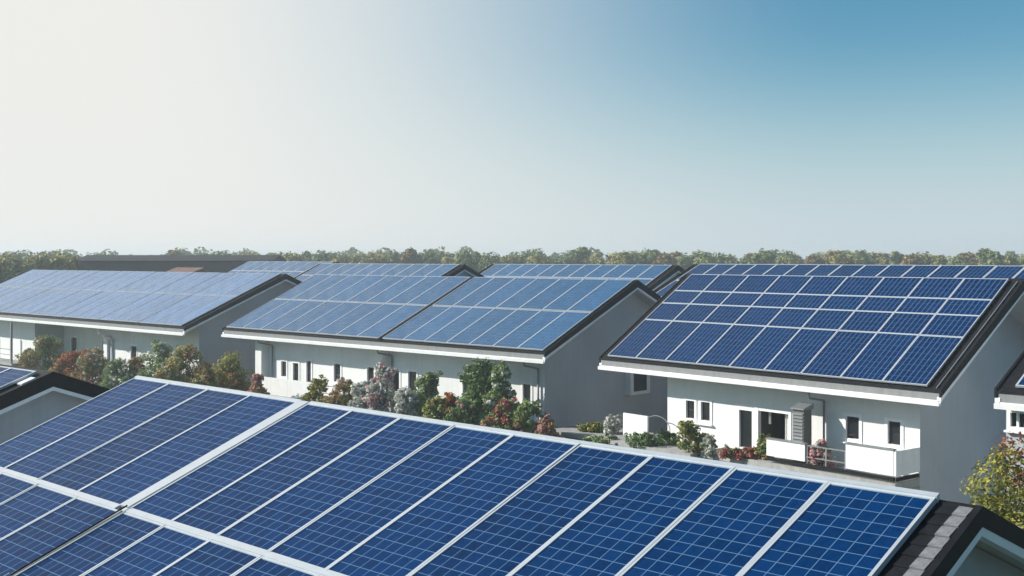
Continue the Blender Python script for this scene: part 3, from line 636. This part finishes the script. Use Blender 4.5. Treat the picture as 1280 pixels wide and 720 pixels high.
SH = [
 # house, t, u, vtop, vbottom, halfwidth px, leaf, flower, nfl, extra, name, cat, label
 (HA, -1.0, 36, 436, 462, 9, 'brown', 'pink', 12, None, 'flowering_shrub', 'shrub', 'small brownish shrub with pale flowers in front of the far left balcony rail'),
 (HA, -1.2, 60, 421, 464, 20, 'green', 'white', 12, 'brown', 'garden_shrub', 'shrub', 'tall green shrub right of the left balcony, tips above the others around it'),
 (HA, -2.2, 93, 441, 478, 20, 'rust', None, 0, 'rust', 'garden_shrub', 'shrub', 'rust red spreading shrub before the recessed grey facade'),
 (HA, -1.6, 119, 436, 482, 18, 'brown', 'white', 16, 'green', 'flowering_shrub', 'shrub', 'brown green shrub with white blossoms left of the drain pipe'),
 (HA, -2.4, 148, 449, 484, 14, 'green', 'white', 34, None, 'flowering_shrub', 'shrub', 'low dark shrub thick with white blossoms under the drain pipe'),
 (HA, -1.4, 172, 447, 472, 10, 'brown', None, 0, None, 'garden_shrub', 'shrub', 'small brown shrub below the long house window'),
 (HA, -1.4, 198, 428, 474, 19, 'green', 'white', 40, None, 'flowering_shrub', 'shrub', 'tall green shrub heavy with white blossoms near the long house corner'),
 (HA, -1.8, 229, 433, 487, 22, 'olive', 'white', 3, 'rust', 'garden_shrub', 'shrub', 'broad olive and orange shrub at the right corner of the long house'),
 (HA, -3.0, 74, 452, 484, 14, 'brown', None, 0, 'rust', 'garden_shrub', 'shrub', 'low brown and rust shrub left of the rust red one'),
 (HA, -3.2, 211, 456, 490, 16, 'olive', 'white', 14, 'brown', 'flowering_shrub', 'shrub', 'low olive shrub with white blossoms under the tall white flowering one'),
 (HB, -4.2, 262, 462, 492, 14, 'brown', None, 0, 'dark', 'garden_shrub', 'shrub', 'low dark brown shrub at the foot of the long house gable wall'),
 (HB, -2.6, 505, 486, 520, 14, 'silver', 'white', 34, None, 'flowering_shrub', 'shrub', 'low white flowering shrub left of the bushy green one'),
 (HB, -2.9, 548, 498, 528, 16, 'olive', None, 0, 'green', 'garden_shrub', 'shrub', 'low olive shrub under the dark reddish one'),
 (HB, -2.6, 585, 500, 530, 18, 'green', 'pink', 10, 'dark', 'garden_shrub', 'shrub', 'low green shrub with few pink blossoms under the dark climber'),
 (HB, -3.0, 290, 446, 496, 25, 'olive', None, 0, 'rust', 'garden_shrub', 'shrub', 'olive and rust shrub in the gap between long house and double house'),
 (HB, -3.4, 323, 468, 498, 10, 'brown', 'pink', 34, None, 'flowering_shrub', 'shrub', 'small pink flowering shrub left of the double house parapet'),
 (HB, -1.4, 398, 474, 505, 13, 'yellow', None, 0, None, 'garden_shrub', 'shrub', 'yellow green shrub right of the white curved parapet'),
 (HB, -1.4, 427, 476, 508, 15, 'brown', 'white', 8, 'olive', 'garden_shrub', 'shrub', 'brownish shrub beneath the tall narrow window of the double house'),
 (HB, -1.6, 455, 480, 514, 15, 'silver', 'white', 26, None, 'flowering_shrub', 'shrub', 'silvery pale shrub before the middle of the double house'),
 (HB, -1.3, 479, 456, 512, 15, 'silver', 'pink', 42, None, 'flowering_shrub', 'shrub', 'tall pale shrub topped with pink blossoms beneath the array seam'),
 (HB, -1.4, 535, 468, 524, 20, 'green', 'white', 8, 'dark', 'garden_shrub', 'shrub', 'bushy green shrub beside the second balcony of the double house'),
 (HB, -1.9, 563, 492, 524, 12, 'rust', None, 0, 'dark', 'garden_shrub', 'shrub', 'dark reddish shrub between two tall green shrubs'),
 (HB, -.9, 599, 451, 522, 26, 'dark', None, 0, 'green', 'garden_shrub', 'shrub', 'large dark green climbing shrub reaching the eave of the double house'),
 (HB, -1.3, 626, 456, 512, 13, 'green', 'white', 22, None, 'flowering_shrub', 'shrub', 'slender tall shrub with white blossoms right of the dark climber'),
 (HB, -2.6, 634, 503, 540, 22, 'green', 'red', 75, None, 'flowering_shrub', 'shrub', 'shrub covered in red blossoms below the slender white flowering one'),
 (HB, -2.2, 664, 502, 549, 21, 'green', 'pink', 12, 'olive', 'flowering_shrub', 'shrub', 'green shrub with a few pink blossoms at the double house corner'),
 (HB, -3.6, 684, 522, 552, 10, 'brown', 'pink', 24, None, 'flowering_shrub', 'shrub', 'low pink flowering shrub at the foot of the bare gable wall'),
]
for i, (h, t, u, vt, vb, hw, leaf, fl, nf, ex, nm, cat, lab) in enumerate(SH):
    p, D = at(h, t, u, vt); pb, _ = at(h, t, u, vb)
    r_ = hw * D / 1447
    shrub(nm, cat, lab, Vector((p.x, p.y, 0)), p.z, pb.z - 1.2, r_ * 1.35, leaf, fl, nf, n=int(4600 * (r_ + .3)), size=.075, lobes=10, extra=ex)
# on and before the terrace and balcony of house C
def cshrub(u, vt, vb, hw, t, leaf, fl, nf, ex, nm, lab, z0, cat='shrub', n=900, size=.06):
    p, D = at(HC, t, u, vt); pb, _ = at(HC, t, u, vb); r_ = hw * D / 1447
    shrub(nm, cat, lab, Vector((p.x, p.y, z0)), p.z, max(pb.z, z0 + .05), r_, leaf, fl, nf, n=n, size=size, lobes=9, extra=ex)
cshrub(737, 531, 562, 13, .3, 'yellow', None, 0, 'green', 'garden_shrub', 'yellow green shrub at the left end of the raised terrace', 2.6)
cshrub(764, 522, 560, 13, .6, 'silver', 'white', 8, None, 'garden_shrub', 'silvery shrub just left of the white screen panel', 2.6)
cshrub(802, 545, 562, 24, -.5, 'dark', None, 0, 'green', 'low_hedge', 'low dark planting along the foot of the white screen panel', 2.6, 'hedge', 900)
cshrub(712, 545, 560, 16, -.2, 'brown', 'pink', 14, 'green', 'low_hedge', 'low brownish planting on the terrace at the foot of the bare gable wall', 2.6, 'hedge', 900)
cshrub(836, 541, 562, 13, .5, 'dark', None, 0, 'green', 'garden_shrub', 'dark green shrub between the arched trellis and the rounded olive shrub', 2.6)
cshrub(748, 548, 566, 18, -.9, 'green', 'white', 6, 'olive', 'low_hedge', 'low green planting on the front edge of the terrace left of the white screen', 2.6, 'hedge', 900)
cshrub(861, 527, 566, 20, -.3, 'olive', None, 0, 'dark', 'garden_shrub', 'rounded olive shrub before the left end of the balcony house', 2.6, n=1600)
cshrub(886, 545, 570, 9, -.4, 'silver', 'white', 6, 'green', 'garden_shrub', 'small pale shrub beside the rounded olive one', 2.6)
cshrub(914, 563, 580, 13, -.5, 'green', 'red', 30, None, 'flowering_shrub', 'low red flowers left of the glazed balcony door', 2.72, 'shrub', 350)
cshrub(938, 562, 580, 14, -.1, 'brown', 'red', 34, None, 'flowering_shrub', 'low red flowers in front of the glazed balcony door', 2.72, 'shrub', 350)
cshrub(956, 545, 575, 10, .1, 'green', None, 0, 'brown', 'garden_shrub', 'leafy potted shrub in front of the open doorway', 2.72)
cshrub(1028, 553, 583, 14, .1, 'silver', 'pink', 26, 'dark', 'flowering_shrub', 'pink and white flowers in the gap between balcony parapets', 2.72, 'shrub', 500)
# curved white garden wall on the double house balcony is part of its parapet
# autumn tree at the lower right
def autumn_tree():
    D = 21.5; x = (1252 - 640) / 1447 * D; ztop = H - (530 - 322) / 1447 * D; zb = H - (700 - 322) / 1447 * D
    root = empty('small_tree', (x + .12, D, 0)); tag(root, 'yellow green leafy tree at lower right with reddish top, before the dark gable', 'tree')
    L = [(0, 0, ztop - .7, .35), (-.15, .1, ztop - 1.2, .55), (.45, 0, ztop - 1.4, .55), (-.35, -.1, ztop - 1.75, .5), (.3, -.2, ztop - 2.0, .65), (-.05, .3, ztop - 2.4, .7), (.8, .1, ztop - 2.3, .6), (-.4, 0, ztop - 2.5, .35), (.9, -.1, ztop - 3.1, .55), (.4, .2, ztop - 3.3, .6), (1.1, .2, ztop - 1.8, .5)]
    bm = bmesh.new(); blob_leaves(bm, L, 9500, .044); obj('crown', bm, LG['yellow'], root)
    bm = bmesh.new(); blob_leaves(bm, [(.05, 0, ztop - .45, .3), (.2, -.1, ztop - .95, .3)], 300, .042); obj('red_leaves', bm, LG['rust'], root)
    obj('trunk', trunk_bm(ztop * .95, .09, L), M['bark'], root)
autumn_tree()

# ------------------------------------------------------------------ distant trees: six kinds, copied
protos = []
for i, lf in enumerate(['far1', 'far2', 'far1', 'far3', 'far2', 'far1']):
    hh = 11.5; r_ = [3.0, 2.6, 3.4, 2.3, 3.2, 2.7][i]
    L = make_lobes(r_, 7.5, 4.0, 15, .75)
    bm = bmesh.new(); blob_leaves(bm, L, 1500, .36, flat=.7)
    cm = bpy.data.meshes.new('crown'); bm.to_mesh(cm); bm.free(); cm.materials.append(LG[lf])
    bm = trunk_bm(9, .28, L); tm = bpy.data.meshes.new('trunk'); bm.to_mesh(tm); bm.free(); tm.materials.append(M['bark'])
    protos.append((cm, tm))
LAB = {0: 'distant green broadleaf tree in the tree line on the horizon', 1: 'distant olive tree in the tree line on the horizon', 3: 'distant brownish tree in the tree line on the horizon'}
kindof = [0, 1, 0, 3, 1, 0]
def far_tree(x, y, s, k, label=None, group='trees of the tree line'):
    r = empty('broadleaf_tree', (x, y, 0), random.uniform(0, 6.28)); s2 = s * random.uniform(.9, 1.12); r.scale = (s2, s2, s)
    tag(r, label or LAB[kindof[k]], 'tree', group + {0: ', green', 1: ', olive', 3: ', brownish'}[kindof[k]] if not label else group)
    inst('crown', protos[k][0], r); inst('trunk', protos[k][1], r)
u = -30
while u < 1320:
    D = random.uniform(215, 245); w = random.uniform(15, 34)
    ht = random.choice([4, 6, 8, 9, 12]) + random.uniform(-2, 2)
    z = H + (ht + 322 - 322) / 1447 * D
    far_tree((u - 640) / 1447 * D, D, z / 11.2, random.randrange(6))
    u += w
u = -40
while u < 1330:
    D = random.uniform(262, 300)
    z = H + random.uniform(5, 10) / 1447 * D
    far_tree((u - 640) / 1447 * D, D, z / 11.2, random.randrange(6)); u += random.uniform(24, 40)
for (pos, (u, D, vt)) in zip(('leftmost', 'second', 'third', 'fourth', 'rightmost'), ((-6, 138, 318), (18, 142, 315), (44, 146, 313), (66, 150, 316), (88, 170, 318))):
    z = H + (322 - vt) / 1447 * D
    far_tree((u - 640) / 1447 * D, D, z / 11.2, random.choice([1, 4]), 'larger olive tree, ' + pos + ' of the five in the nearer clump at far left', 'nearer clump of trees at far left')
# wood that closes the gaps behind
bm = bmesh.new()
L = []
for i in range(150):
    D = random.uniform(330, 420); uu = random.uniform(-60, 1340); L.append(((uu - 640) / 1447 * D, D, random.uniform(4, 9.5), random.uniform(2.6, 4.2)))
blob_leaves(bm, L, 26000, .7, flat=.8)
tag(obj('distant_wood', bm, LG['far1']), kind='stuff', label='distant wood closing the horizon behind the tree line', cat='wood')

# ------------------------------------------------------------------ ground and air
bm = bmesh.new()
bmesh.ops.create_grid(bm, x_segments=24, y_segments=24, size=2000)
tag(obj('ground', bm, GM), kind='structure')
hz, ht_, hb_ = newmat('haze_air'); ht_.nodes.remove(hb_)
pv = N(ht_, 'ShaderNodeVolumePrincipled'); pv.inputs['Color'].default_value = (.86, .93, 1, 1); pv.inputs['Density'].default_value = .0009; pv.inputs['Anisotropy'].default_value = 0.2
ht_.links.new(pv.outputs[0], ht_.nodes['Material Output'].inputs['Volume'])
tag(obj('haze', bmbox(-2100, 2100, -2100, 2100, -1.0, 19.0), hz), kind='stuff', label='thin pale haze hanging in the air over the whole estate', cat='haze')
